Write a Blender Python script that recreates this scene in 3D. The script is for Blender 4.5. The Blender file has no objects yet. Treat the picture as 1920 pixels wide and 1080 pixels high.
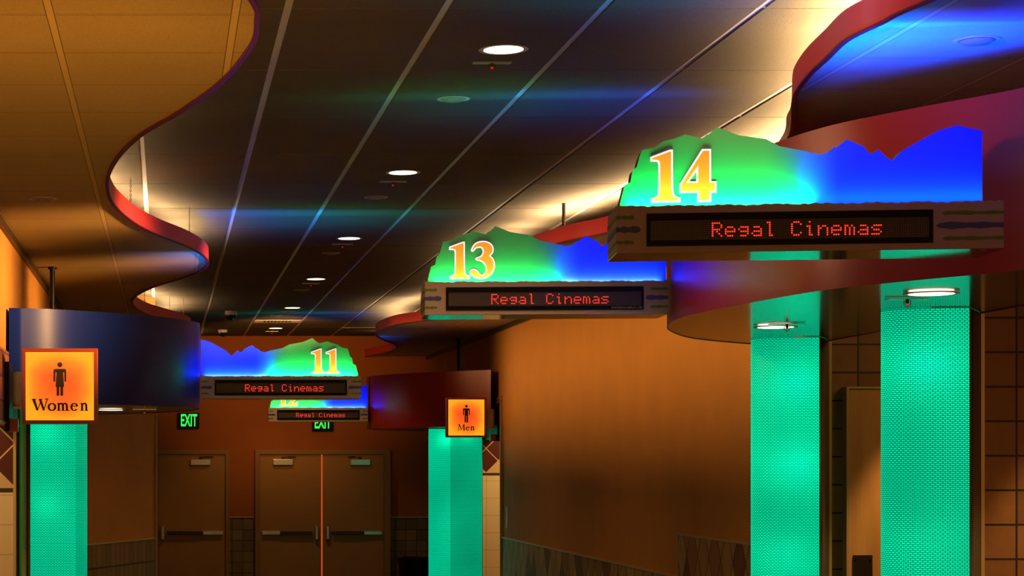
import bpy, bmesh, math, random
from mathutils import Vector, Matrix
random.seed(7)
S = bpy.context.scene
COL = S.collection
PI = math.pi
R = math.radians

# ------------------------------------------------------------------ camera
CZ = 2.03            # eye height
F = 3733.0           # focal length in pixels of the 1920 frame
cam_d = bpy.data.cameras.new('camera'); cam = bpy.data.objects.new('camera', cam_d); COL.objects.link(cam)
cam.location = (0, 0, CZ); cam.rotation_euler = (R(90), 0, 0)
cam_d.sensor_width = 36; cam_d.lens = 36 * F / 1920
cam_d.shift_x = (960 - 313) / 1920; cam_d.shift_y = (865 - 540) / 1920
cam_d.clip_start = .05; cam_d.clip_end = 200
S.camera = cam

# ------------------------------------------------------------------ view and world
S.view_settings.view_transform = 'Standard'; S.view_settings.look = 'None'
S.view_settings.exposure = 0; S.view_settings.gamma = 1; S.view_settings.use_curve_mapping = False
W = bpy.data.worlds.new('world'); S.world = W; W.use_nodes = True
W.node_tree.nodes['Background'].inputs[0].default_value = (1, .43, .12, 1)
W.node_tree.nodes['Background'].inputs[1].default_value = .8
try:
    S.cycles.use_denoising = True
    S.cycles.denoiser = 'OPENIMAGEDENOISE'
except Exception: pass
S.cycles.max_bounces = 6; S.cycles.diffuse_bounces = 3; S.cycles.glossy_bounces = 3
S.cycles.sample_clamp_indirect = 4

def light(name, kind, loc, energy, color, size=.1, size_y=None, aim=None, rot=None, spot=None, blend=.5, parent=None, spread=None):
    d = bpy.data.lights.new(name, kind); o = bpy.data.objects.new(name, d); COL.objects.link(o)
    d.energy = energy; d.color = color
    if kind == 'AREA':
        d.size = size
        if size_y: d.shape = 'RECTANGLE'; d.size_y = size_y
        if spread: d.spread = R(spread)
    else: d.shadow_soft_size = size
    if kind == 'SPOT': d.spot_size = R(spot); d.spot_blend = blend
    o.location = loc
    if aim is not None:
        o.rotation_euler = (Vector(aim) - Vector(loc)).to_track_quat('-Z', 'Y').to_euler()
    if rot is not None: o.rotation_euler = rot
    if parent is not None: o.parent = parent
    return o

WARM = (1, .70, .40)
# added fill without fixtures, brightens the walls, canopy face and red band
ORG = (1, .50, .17)
light('added_warm_fill', 'AREA', (.75, 15.9, CZ + 1.22), 36, ORG, 11.4, .1, spread=42).matrix_world = Matrix(((0,-.10,-.995,.75),(1,0,0,15.9),(0,-.995,.10,CZ+1.22),(0,0,0,1)))
for y, p in ((12.6, 16), (15.4, 10)):
    light('added_warm_fill', 'AREA', (1.7, y - 2.0, CZ + 1.12), p, ORG, .5, .1, aim=(-1.02, y, CZ + 1.12), spread=34)
light('added_warm_fill', 'SPOT', (1.4, 23.6, CZ + 1.35), 190, (1, .45, .10), .2, aim=(1.6, 27.9, CZ + 1.75), spot=66, blend=1)
light('added_warm_fill', 'SPOT', (.9, 8.9, CZ + 1.5), 75, (1, .52, .26), .6, aim=(2.75, 7.75, CZ + 1.15), spot=46, blend=1)
light('added_warm_fill', 'SPOT', (.4, 5.2, CZ + 1.15), 170, (1, .45, .3), .1, aim=(2.5, 7.1, CZ + 1.55), spot=30, blend=1)
# unseen uplight added to warm the lowered ceilings, no such fixture
light('added_ceiling_fill', 'SPOT', (-.1, 4.6, CZ - .6), 290, (1, .48, .13), .3, aim=(-.35, 8.0, CZ + 1.5), spot=62, blend=1)

# ------------------------------------------------------------------ mesh helpers
def tag(o, label=None, cat=None, group=None, kind=None):
    if label: o['label'] = label
    if cat: o['category'] = cat
    if group: o['group'] = group
    if kind: o['kind'] = kind
    return o
def empty(name, loc, rz=0, **k):
    o = bpy.data.objects.new(name, None); COL.objects.link(o); o.location = loc; o.rotation_euler = (0, 0, rz)
    o.empty_display_size = .1
    return tag(o, **k)
class MB:
    def __init__(s): s.bm = bmesh.new()
    def box(s, x0, x1, y0, y1, z0, z1, mi=0):
        v = [s.bm.verts.new(p) for p in ((x0,y0,z0),(x1,y0,z0),(x1,y1,z0),(x0,y1,z0),(x0,y0,z1),(x1,y0,z1),(x1,y1,z1),(x0,y1,z1))]
        for f in ((0,3,2,1),(4,5,6,7),(0,1,5,4),(1,2,6,5),(2,3,7,6),(3,0,4,7)):
            s.bm.faces.new([v[i] for i in f]).material_index = mi
        return s
    def prism(s, pts, z0, z1, axis='z', caps=True, mi=0):
        """pts is a closed 2D loop; axis 'z' gives (x,y), axis 'y' gives (x,z) with depth z0..z1 in y."""
        def P(p, d): return (p[0], p[1], d) if axis == 'z' else ((p[0], d, p[1]) if axis == 'y' else (d, p[0], p[1]))
        a = [s.bm.verts.new(P(p, z0)) for p in pts]; b = [s.bm.verts.new(P(p, z1)) for p in pts]
        n = len(pts)
        for i in range(n):
            j = (i + 1) % n
            s.bm.faces.new((a[i], a[j], b[j], b[i])).material_index = mi
        if caps:
            s.bm.faces.new(a[::-1]).material_index = mi; s.bm.faces.new(b).material_index = mi
        return s
    def cyl(s, c, r, z0, z1, n=32, axis='z', r2=None, mi=0):
        r2 = r if r2 is None else r2
        def P(a, rr, d):
            u, v = c[0] + rr * math.cos(a), c[1] + rr * math.sin(a)
            return (u, v, d) if axis == 'z' else ((u, d, v) if axis == 'y' else (d, u, v))
        a = [s.bm.verts.new(P(2*PI*i/n, r, z0)) for i in range(n)]; b = [s.bm.verts.new(P(2*PI*i/n, r2, z1)) for i in range(n)]
        for i in range(n):
            j = (i+1) % n
            s.bm.faces.new((a[i], a[j], b[j], b[i])).material_index = mi
        s.bm.faces.new(a[::-1]).material_index = mi; s.bm.faces.new(b).material_index = mi
        return s
    def lathe(s, prof, c=(0, 0), n=32, mi=0):
        rows = []
        for r, z in prof:
            if r < 1e-6: rows.append([s.bm.verts.new((c[0], c[1], z))])
            else: rows.append([s.bm.verts.new((c[0] + r*math.cos(2*PI*i/n), c[1] + r*math.sin(2*PI*i/n), z)) for i in range(n)])
        for A, B in zip(rows, rows[1:]):
            for i in range(n):
                j = (i+1) % n
                if len(A) == 1 and len(B) == 1: continue
                if len(A) == 1: s.bm.faces.new((A[0], B[j], B[i]))
                elif len(B) == 1: s.bm.faces.new((A[i], A[j], B[0]))
                else: s.bm.faces.new((A[i], A[j], B[j], B[i]))
        return s
    def tube(s, pts, r, n=8):
        pts = [Vector(p) for p in pts]; prev = None
        for i, p in enumerate(pts):
            d = (pts[min(i+1, len(pts)-1)] - pts[max(i-1, 0)]).normalized()
            x = d.orthogonal().normalized(); y = d.cross(x)
            ring = [s.bm.verts.new(p + (x*math.cos(2*PI*k/n) + y*math.sin(2*PI*k/n))*r) for k in range(n)]
            if prev:
                for k in range(n): s.bm.faces.new((prev[k], prev[(k+1) % n], ring[(k+1) % n], ring[k]))
            else: s.bm.faces.new(ring[::-1])
            prev = ring
        s.bm.faces.new(prev)
        return s
    def ribbon(s, pts, y0, y1, fn=lambda x, z: (x, z)):
        """variable width pen stroke in the x-z plane, given depth; pts = (x, z, w)"""
        L, Rr = [], []
        for i, (x, z, w) in enumerate(pts):
            x0, z0, _ = pts[max(i-1, 0)]; x1, z1, _ = pts[min(i+1, len(pts)-1)]
            dx, dz = x1-x0, z1-z0; n = math.hypot(dx, dz) or 1; nx, nz = -dz/n, dx/n
            L.append(fn(x + nx*w/2, z + nz*w/2)); Rr.append(fn(x - nx*w/2, z - nz*w/2))
        lv = [(s.bm.verts.new((a[0], y0, a[1])), s.bm.verts.new((a[0], y1, a[1]))) for a in L]
        rv = [(s.bm.verts.new((a[0], y0, a[1])), s.bm.verts.new((a[0], y1, a[1]))) for a in Rr]
        for i in range(len(pts)-1):
            for k in (0, 1):
                s.bm.faces.new((lv[i][k], lv[i+1][k], rv[i+1][k], rv[i][k]))
            s.bm.faces.new((lv[i][0], lv[i][1], lv[i+1][1], lv[i+1][0]))
            s.bm.faces.new((rv[i][0], rv[i][1], rv[i+1][1], rv[i+1][0]))
        s.bm.faces.new((lv[0][0], lv[0][1], rv[0][1], rv[0][0])); s.bm.faces.new((lv[-1][0], lv[-1][1], rv[-1][1], rv[-1][0]))
        return s
    def build(s, name, mat, parent=None, smooth=False, bevel=0, **k):
        bmesh.ops.recalc_face_normals(s.bm, faces=s.bm.faces)
        me = bpy.data.meshes.new(name); s.bm.to_mesh(me); s.bm.free()
        for m in (mat if isinstance(mat, (list, tuple)) else [mat]): me.materials.append(m)
        o = bpy.data.objects.new(name, me); COL.objects.link(o)
        if smooth:
            for p in me.polygons: p.use_smooth = True
            try:
                me.set_sharp_from_angle(angle=R(35))
            except Exception: pass
        if bevel:
            b = o.modifiers.new('bevel', 'BEVEL'); b.width = bevel; b.segments = 2; b.limit_method = 'ANGLE'
        if parent is not None: o.parent = parent
        return tag(o, **k)
def struct(name, mb, mat, **k): return mb.build(name, mat, kind='structure', **k)
def catmull(pts, n=8, closed=False):
    out = []; m = len(pts)
    rng = range(m) if closed else range(m-1)
    for i in rng:
        if closed: p0, p1, p2, p3 = pts[i-1], pts[i], pts[(i+1) % m], pts[(i+2) % m]
        else: p0, p1, p2, p3 = pts[max(i-1, 0)], pts[i], pts[i+1], pts[min(i+2, m-1)]
        for k in range(n):
            t = k/n
            out.append(tuple(.5*((2*p1[c]) + (-p0[c]+p2[c])*t + (2*p0[c]-5*p1[c]+4*p2[c]-p3[c])*t*t + (-p0[c]+3*p1[c]-3*p2[c]+p3[c])*t**3) for c in range(len(p1))))
    if not closed: out.append(tuple(pts[-1]))
    return out
def fill2d(loops, name, mat, depth, offset=0.0, parent=None, **k):
    """closed 2D loops (outer plus holes) -> solid in the x-z plane; offset grows the outline"""
    cu = bpy.data.curves.new(name + '_c', 'CURVE'); cu.dimensions = '2D'; cu.fill_mode = 'BOTH'; cu.extrude = depth/2; cu.offset = offset
    for L in loops:
        sp = cu.splines.new('POLY'); sp.points.add(len(L)-1); sp.use_cyclic_u = True
        for i, p in enumerate(L): sp.points[i].co = (p[0], p[1], 0, 1)
    t = bpy.data.objects.new(name + '_t', cu); COL.objects.link(t)
    dg = bpy.context.evaluated_depsgraph_get(); dg.update()
    me = bpy.data.meshes.new_from_object(t.evaluated_get(dg))
    bpy.data.objects.remove(t); bpy.data.curves.remove(cu)
    me.name = name
    me.transform(Matrix.Rotation(R(90), 4, 'X'))
    me.materials.clear(); me.materials.append(mat)
    o = bpy.data.objects.new(name, me); COL.objects.link(o)
    if parent is not None: o.parent = parent
    return tag(o, **k)
def text_mesh(body, name, mat, size, depth=.001, sx=1, parent=None, bold=0.0, **k):
    cu = bpy.data.curves.new(name + '_c', 'FONT'); cu.body = body; cu.size = size; cu.extrude = depth; cu.offset = bold; cu.align_x = 'CENTER'; cu.align_y = 'CENTER'
    t = bpy.data.objects.new(name + '_t', cu); COL.objects.link(t)
    dg = bpy.context.evaluated_depsgraph_get(); dg.update()
    me = bpy.data.meshes.new_from_object(t.evaluated_get(dg)); bpy.data.objects.remove(t); bpy.data.curves.remove(cu)
    me.transform(Matrix.Rotation(R(90), 4, 'X') @ Matrix.Diagonal((sx, 1, 1, 1)))
    me.materials.clear(); me.materials.append(mat); me.name = name
    o = bpy.data.objects.new(name, me); COL.objects.link(o)
    if parent is not None: o.parent = parent
    return tag(o, **k)

# ------------------------------------------------------------------ material helpers
class NT:
    def __init__(s, name):
        s.m = bpy.data.materials.new(name); s.m.use_nodes = True; s.t = s.m.node_tree; s.b = s.t.nodes['Principled BSDF']
        s.pos = None
    def n(s, typ, **k):
        x = s.t.nodes.new(typ)
        for a, b in k.items(): setattr(x, a, b)
        return x
    def l(s, a, b): s.t.links.new(a, b)
    def _in(s, sock, v):
        if hasattr(v, 'links') or hasattr(v, 'is_linked'): s.l(v, sock)
        elif isinstance(v, tuple): sock.default_value = v if len(v) == 4 or len(sock.default_value) == 3 else (*v, 1)
        else: sock.default_value = v
    def m_(s, op, a, b=None, c=None):
        x = s.n('ShaderNodeMath', operation=op)
        for i, v in enumerate((a, b, c)):
            if v is not None: s._in(x.inputs[i], v)
        return x.outputs[0]
    def xyz(s, kind='Object'):
        c = s.n('ShaderNodeTexCoord'); p = s.n('ShaderNodeSeparateXYZ'); s.l(c.outputs[kind], p.inputs[0])
        s.vec = c.outputs[kind]
        return p.outputs
    def noise(s, scale, detail=2, vec=None, out=0, rough=.5):
        x = s.n('ShaderNodeTexNoise'); x.inputs['Scale'].default_value = scale; x.inputs['Detail'].default_value = detail; x.inputs['Roughness'].default_value = rough
        if vec is None:
            c = s.n('ShaderNodeTexCoord'); vec = c.outputs['Object']
        s.l(vec, x.inputs['Vector']); return x.outputs[out]
    def mapr(s, v, a, b, c=0., d=1.):
        x = s.n('ShaderNodeMapRange'); s._in(x.inputs[0], v)
        for i, q in enumerate((a, b, c, d)): x.inputs[i+1].default_value = q
        return x.outputs[0]
    def mix(s, f, a, b, blend='MIX'):
        x = s.n('ShaderNodeMix', data_type='RGBA', blend_type=blend)
        s._in(x.inputs[0], f); s._in(x.inputs[6], a); s._in(x.inputs[7], b); return x.outputs[2]
    def combine(s, a, b, c=0.):
        x = s.n('ShaderNodeCombineXYZ')
        for i, v in enumerate((a, b, c)): s._in(x.inputs[i], v)
        return x.outputs[0]
    def white(s, vec):
        x = s.n('ShaderNodeTexWhiteNoise'); s.l(vec, x.inputs[0]); return x.outputs
    def col(s, v, rough=.5, metal=0., spec=None):
        s._in(s.b.inputs['Base Color'], v); s._in(s.b.inputs['Roughness'], rough); s.b.inputs['Metallic'].default_value = metal
        if spec is not None: s.b.inputs['Specular IOR Level'].default_value = spec
        return s
    def bump(s, h, strength=.2, dist=.002):
        x = s.n('ShaderNodeBump'); x.inputs['Strength'].default_value = strength; x.inputs['Distance'].default_value = dist
        s.l(h, x.inputs['Height']); s.l(x.outputs[0], s.b.inputs['Normal']); return s
    def emit(s, v, st):
        s._in(s.b.inputs['Emission Color'], v); s._in(s.b.inputs['Emission Strength'], st); return s
def paint(name, c, rough=.6, var=.06, bump=.15, scale=60, metal=0., spec=None):
    t = NT(name); n = t.noise(2.2, 3)
    cc = t.mix(t.mapr(n, .3, .7), tuple(x*(1-var) for x in c), tuple(min(1, x*(1+var)) for x in c))
    t.col(cc, rough, metal, spec)
    if bump: t.bump(t.noise(scale, 3), bump, .001)
    return t.m
def glow(name, c, st, base=(.05, .05, .05)):
    t = NT(name); t.col(base, .6); t.emit(c, st); return t.m

# ------------------------------------------------------------------ materials
M = {}
def acoustic(name, base, pit, scale=150):
    t = NT(name); p = t.xyz()
    a = t.noise(scale, 2, t.vec, rough=.6); b = t.noise(1.1, 2, t.vec)
    c0 = t.mix(t.mapr(b, .3, .7), base, tuple(x*.86 for x in base))
    c = t.mix(t.mapr(a, .60, .66), c0, pit)
    t.col(c, .95, spec=.1); t.bump(t.mapr(a, .66, .58), .5, .003); return t
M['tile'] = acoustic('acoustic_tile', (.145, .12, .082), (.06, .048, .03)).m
M['grid'] = paint('ceiling_grid_metal', (.55, .52, .47), .4, bump=0)
def soffit_mat(name, x0, y0, base):
    t = acoustic(name, base, tuple(x*.75 for x in base), 170)
    p = t.xyz()
    fx = t.m_('ABSOLUTE', t.m_('SUBTRACT', t.m_('FRACT', t.m_('ADD', t.m_('DIVIDE', t.m_('SUBTRACT', p[0], x0), .61), 100.5)), .5))
    fy = t.m_('ABSOLUTE', t.m_('SUBTRACT', t.m_('FRACT', t.m_('ADD', t.m_('DIVIDE', t.m_('SUBTRACT', p[1], y0), .6145), 100.5)), .5))
    bar = t.m_('LESS_THAN', fx, .019)
    edge = t.m_('MULTIPLY', t.m_('GREATER_THAN', fx, .019), t.m_('LESS_THAN', fx, .0245))
    cross = t.m_('LESS_THAN', fy, .017)
    cedge = t.m_('MULTIPLY', t.m_('GREATER_THAN', fy, .009), cross)
    old = t.b.inputs['Base Color'].links[0].from_socket
    c = t.mix(cross, old, tuple(min(1, x*1.12) for x in base)); c = t.mix(cedge, c, tuple(x*.30 for x in base))
    c = t.mix(bar, c, tuple(min(1, x*1.2) for x in base)); c = t.mix(edge, c, tuple(x*.35 for x in base))
    t.l(c, t.b.inputs['Base Color']); return t.m
M['soffit_l'] = soffit_mat('soffit_tile_left', -.385, 6.57, (.62, .43, .13))
M['soffit_r'] = soffit_mat('soffit_tile_right', 2.523, 6.66, (.62, .52, .42))
M['red_band'] = paint('red_fascia_laminate', (.68, .05, .06), .42, var=.03, bump=0)
M['band_trim'] = paint('dark_red_metal_edge', (.16, .012, .02), .35, bump=0)
M['wall_orange'] = paint('terracotta_wallcovering', (.50, .235, .04), .7, scale=140, bump=.3)
M['wall_far'] = paint('red_orange_wall_paint', (.44, .12, .014), .7, scale=140)
M['red_canopy'] = paint('red_canopy_laminate', (.38, .02, .006), .30, var=.03, bump=.03, scale=200, spec=.28)
M['blue_canopy'] = paint('navy_canopy_laminate', (.001, .014, .17), .36, var=.03, bump=.03, scale=200, spec=.18)
M['canopy_soffit'] = paint('brown_lacquer_soffit', (.13, .06, .018), .15, var=.1, bump=.02, scale=25)
M['lacquer'] = paint('brown_gloss_panel', (.17, .10, .03), .09, bump=0)
M['box'] = paint('taupe_powder_coat', (.60, .48, .38), .5, bump=.05)
M['mountain'] = paint('white_sign_panel', (.72, .74, .68), .55, bump=.08, scale=300)
def mountain_mat():
    t = NT('printed_mountain_panel'); p = t.xyz()
    c = t.mix(t.mapr(p[0], .50, .74), (.17, .46, .29), (.02, .085, .80))
    t.col(c, .5); return t.m
M['mountain_print'] = mountain_mat()
def mountain_mat_m():
    t = NT('printed_mountain_panel_mirrored'); p = t.xyz()
    c = t.mix(t.mapr(p[0], .39, .63), (.02, .085, .80), (.17, .46, .29))
    t.col(c, .5); return t.m
M['mountain_print_m'] = mountain_mat_m()
M['mountain_side'] = paint('tan_sign_edge', (.34, .24, .13), .6)
M['black'] = paint('black_plastic', (.006, .005, .005), .4, bump=0, spec=.12)
M['bronze'] = paint('dark_bronze_metal', (.06, .035, .02), .35, bump=0, metal=.6)
M['steel'] = paint('brushed_steel', (.62, .56, .48), .32, bump=0, metal=1)
M['white_metal'] = paint('white_enamel', (.72, .68, .6), .4, bump=0)
M['gold'] = paint('brass_edge_strip', (.55, .42, .17), .4, bump=0, metal=.3)
M['stripe_green'] = paint('green_vinyl', (.14, .30, .02), .5, bump=0)
M['stripe_blue'] = paint('blue_vinyl', (.07, .11, .34), .5, bump=0)
M['digit'] = None
def digit_mat():
    t = NT('lit_amber_acrylic'); p = t.xyz('Object')
    c = t.mix(t.mapr(p[2], 0.0, .17), (1, .52, .02), (1, .24, .02)); t.col((.2, .1, .02), .4); t.emit(c, .95); return t.m
M['digit'] = digit_mat()
M['digit_rim'] = glow('white_acrylic_outline', (1, .97, .93), .95)
M['led'] = glow('red_led', (1, .035, .022), 1.5)
M['lamp'] = glow('warm_lamp_lens', (1, .84, .60), 4.0)
M['lamp_far'] = M['lamp']
M['red_bulb'] = glow('red_glass_bulb', (1, .03, .01), .5, base=(.6, .01, .01))
def led_panel_mat():
    t = NT('unlit_led_matrix'); p = t.xyz()
    pt = .0073
    a = t.m_('SUBTRACT', t.m_('FRACT', t.m_('DIVIDE', p[0], pt)), .5); b = t.m_('SUBTRACT', t.m_('FRACT', t.m_('DIVIDE', p[2], pt)), .5)
    d = t.m_('ADD', t.m_('MULTIPLY', a, a), t.m_('MULTIPLY', b, b))
    t.col(t.mix(t.m_('LESS_THAN', d, .11), (.025, .018, .012), (.16, .105, .065)), .45); return t.m
M['led_panel'] = led_panel_mat()
def perforated(name, lit, gain=.93):
    t = NT(name); uv = t.n('ShaderNodeTexCoord').outputs['UV']; s = t.n('ShaderNodeSeparateXYZ'); t.l(uv, s.inputs[0])
    PW, PH = .0205, .0086
    row = t.m_('FLOOR', t.m_('DIVIDE', s.outputs[1], PH))
    off = t.m_('MULTIPLY', t.m_('MODULO', row, 2.), .5)
    u = t.m_('ABSOLUTE', t.m_('SUBTRACT', t.m_('FRACT', t.m_('ADD', t.m_('DIVIDE', s.outputs[0], PW), off)), .5))
    v = t.m_('ABSOLUTE', t.m_('SUBTRACT', t.m_('FRACT', t.m_('DIVIDE', s.outputs[1], PH)), .5))
    hole = t.m_('MULTIPLY', t.m_('LESS_THAN', u, .40), t.m_('LESS_THAN', v, .30))
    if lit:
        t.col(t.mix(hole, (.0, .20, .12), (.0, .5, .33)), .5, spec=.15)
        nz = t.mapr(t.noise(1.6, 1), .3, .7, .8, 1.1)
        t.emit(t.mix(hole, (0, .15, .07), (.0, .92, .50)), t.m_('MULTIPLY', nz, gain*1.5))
        tr = t.n('ShaderNodeBsdfTranslucent'); t.l(t.mix(hole, (0, .12, .07), (.10, .9, .62)), tr.inputs[0])
        mx = t.n('ShaderNodeMixShader'); mx.inputs[0].default_value = .45
        t.l(t.b.outputs[0], mx.inputs[1]); t.l(tr.outputs[0], mx.inputs[2])
        t.l(mx.outputs[0], t.t.nodes['Material Output'].inputs[0])
    else:
        t.col(t.mix(hole, (.20, .22, .14), (.03, .035, .02)), .45, .3)
    return t.m
M['perf_lit'] = perforated('backlit_perforated_metal', True)
M['perf_shaded'] = perforated('shaded_backlit_perforated_metal', True, .64)  # for the darker column faces, shading put into a weaker emission
M['perf'] = perforated('perforated_metal', False)
def squares(name, ax, s, base, grout, x0=0., z0=0., g=.025, var=.25, rough=.6, bump=.6, sv=None):
    t = NT(name); p = t.xyz()
    sv = sv or s
    a = t.m_('DIVIDE', t.m_('SUBTRACT', p[ax], x0), s); b = t.m_('DIVIDE', t.m_('SUBTRACT', p[2], z0), sv)
    w = t.white(t.combine(t.m_('FLOOR', a), t.m_('FLOOR', b)))[0]
    fa = t.m_('ABSOLUTE', t.m_('SUBTRACT', t.m_('FRACT', t.m_('ADD', a, 50.)), .5)); fb = t.m_('ABSOLUTE', t.m_('SUBTRACT', t.m_('FRACT', t.m_('ADD', b, 50.)), .5))
    gm = t.m_('GREATER_THAN', t.m_('MAXIMUM', fa, t.m_('SUBTRACT', fb, 0.)), .5 - g)
    nz = t.noise(14, 4, t.vec)
    c = t.mix(w, tuple(x*(1-var) for x in base), tuple(min(1, x*(1+var)) for x in base)); c = t.mix(t.mapr(nz, .3, .75, 0, .35), c, tuple(x*.5 for x in base))
    c = t.mix(gm, c, grout); t.col(c, rough)
    t.bump(t.m_('SUBTRACT', t.mapr(nz, 0, 1, 0, .5), gm), bump, .004); return t.m
M['jamb_tile'] = squares('brown_stone_wall_tile', 0, .155, (.30, .145, .045), (.02, .012, .008), 3.66, .04, g=.03)
M['far_tile'] = squares('small_brown_stone_tile', 0, .152, (.26, .17, .08), (.05, .03, .015), 0, .01, g=.03)
M['angle_tile'] = squares('brown_stone_wainscot_tile', 0, .12, (.27, .18, .07), (.07, .045, .02), 0, .0, g=.04, sv=.24)
M['header_tile'] = squares('terracotta_header_tile', 1, .075, (.36, .12, .045), (.08, .03, .015), 0, 0., g=.04, sv=.15)
def harlequin():
    t = NT('harlequin_stone_tile'); p = t.xyz()
    a = t.m_('DIVIDE', p[1], .285); b = t.m_('DIVIDE', p[2], .46)
    u = t.m_('ADD', a, b); v = t.m_('SUBTRACT', a, b)
    w = t.white(t.combine(t.m_('FLOOR', u), t.m_('FLOOR', v)))[0]
    fu = t.m_('ABSOLUTE', t.m_('SUBTRACT', t.m_('FRACT', t.m_('ADD', u, 50.)), .5)); fv = t.m_('ABSOLUTE', t.m_('SUBTRACT', t.m_('FRACT', t.m_('ADD', v, 50.)), .5))
    gm = t.m_('GREATER_THAN', t.m_('MAXIMUM', fu, fv), .472)
    r = t.n('ShaderNodeValToRGB'); r.color_ramp.interpolation = 'CONSTANT'; e = r.color_ramp.elements
    e[0].position = 0; e[0].color = (.40, .27, .10, 1); e[1].position = .45; e[1].color = (.30, .16, .06, 1)
    for pos, c in ((.65, (.44, .32, .13, 1)), (.88, (.14, .05, .02, 1))):
        x = e.new(pos); x.color = c
    t.l(w, r.inputs[0])
    nz = t.noise(9, 4, t.vec)
    c = t.mix(t.mapr(nz, .3, .7, 0, .4), r.outputs[0], (.2, .12, .05)); t.col(t.mix(gm, c, (.05, .03, .015)), .55)
    t.bump(t.m_('SUBTRACT', nz, gm), .4, .003); return t.m
M['harlequin'] = harlequin()
def restroom_mat(name, zs, z1, x0):
    """cream tile below a black stripe and a harlequin frieze above it (object space z)"""
    t = NT(name); p = t.xyz()
    cx = t.m_('FRACT', t.m_('ADD', t.m_('DIVIDE', t.m_('SUBTRACT', p[0], x0), .2), 50.)); cz = t.m_('FRACT', t.m_('ADD', t.m_('DIVIDE', p[2], .2), 50.))
    line = t.m_('MAXIMUM', t.m_('LESS_THAN', cx, .03), t.m_('LESS_THAN', cz, .03))
    cream = t.mix(line, (.72, .56, .30), (.48, .34, .16))
    h = z1 - zs - .03
    a = t.m_('DIVIDE', t.m_('SUBTRACT', p[0], x0), h*.72); b = t.m_('DIVIDE', t.m_('SUBTRACT', p[2], zs + .03), h*.72)
    u = t.m_('ADD', a, b); v = t.m_('SUBTRACT', a, b)
    fu = t.m_('ABSOLUTE', t.m_('SUBTRACT', t.m_('FRACT', t.m_('ADD', u, 50.)), .5)); fv = t.m_('ABSOLUTE', t.m_('SUBTRACT', t.m_('FRACT', t.m_('ADD', v, 50.)), .5))
    gm = t.m_('GREATER_THAN', t.m_('MAXIMUM', fu, fv), .475)
    k = t.m_('FLOOR', t.m_('ADD', u, 0.)); k2 = t.m_('FLOOR', v)
    tri = t.m_('MULTIPLY', t.m_('LESS_THAN', t.m_('SUBTRACT', k, k2), .5), t.m_('LESS_THAN', b, .5))
    fr = t.mix(tri, (.07, .006, .004), (.60, .40, .18)); fr = t.mix(gm, fr, (.62, .40, .16))
    top = t.m_('GREATER_THAN', p[2], zs + .03); stripe = t.m_('MULTIPLY', t.m_('GREATER_THAN', p[2], zs), t.m_('LESS_THAN', p[2], zs + .03))
    c = t.mix(top, cream, fr); c = t.mix(stripe, c, (.03, .02, .012)); t.col(c, .35); return t.m
M['rest_l'] = restroom_mat('cream_restroom_tile', CZ - .21, CZ + .24, -1.02)
M['rest_r'] = restroom_mat('cream_restroom_wall_tile', CZ - .165, CZ + .26, 3.70)
M['door'] = paint('tan_painted_steel_door', (.46, .225, .05), .5, scale=200, bump=.05)
M['door_frame'] = paint('tan_door_frame_paint', (.36, .175, .045), .5, bump=0)
def wood():
    t = NT('maple_veneer'); p = t.xyz()
    v = t.combine(t.m_('MULTIPLY', p[0], 9.), t.m_('MULTIPLY', p[1], 9.), t.m_('MULTIPLY', p[2], .7))
    n = t.noise(2.4, 5, v); t.col(t.mix(t.mapr(n, .35, .65), (.62, .32, .09), (.52, .25, .065)), .45); return t.m
M['wood'] = wood()
def carpet():
    t = NT('patterned_carpet'); n = t.noise(3, 4); f = t.noise(300, 2)
    t.col(t.mix(t.mapr(n, .45, .55), (.14, .05, .03), (.05, .045, .11)), .95); t.bump(f, .5, .004); return t.m
M['carpet'] = carpet()

# ------------------------------------------------------------------ room shell
XL, XR, YF, ZM, ZS = -1.02, 3.66, 27.9, CZ + 1.757, CZ + 1.474
struct('floor', MB().box(-3.6, 6.4, -5, YF + .2, -.1, 0), M['carpet'])
# main ceiling: a metal grid with lay-in tiles hanging just below it
g = MB(); g.box(XL-.1, XR+.1, 1.5, YF, ZM + .006, ZM + .06)
ceil = struct('ceiling', g, M['grid'])
tb = MB()
xs = [-1.365 + .6115*i for i in range(0, 10)]
ys = [7.725 + 1.22*k for k in range(-5, 18)]
for i in range(len(xs)-1):
    for k in range(len(ys)-1):
        a, b = xs[i] + .016, xs[i+1] - .016; c, d = ys[k] + .008, min(ys[k+1] - .008, YF)
        a = max(a, XL); b = min(b, XR)
        if i == 4 and k == len(ys) - 5: pass
        if b - a > .02 and d - c > .02:
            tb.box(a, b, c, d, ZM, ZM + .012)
tb.build('ceiling_tile_field', M['tile'], ceil)
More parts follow.
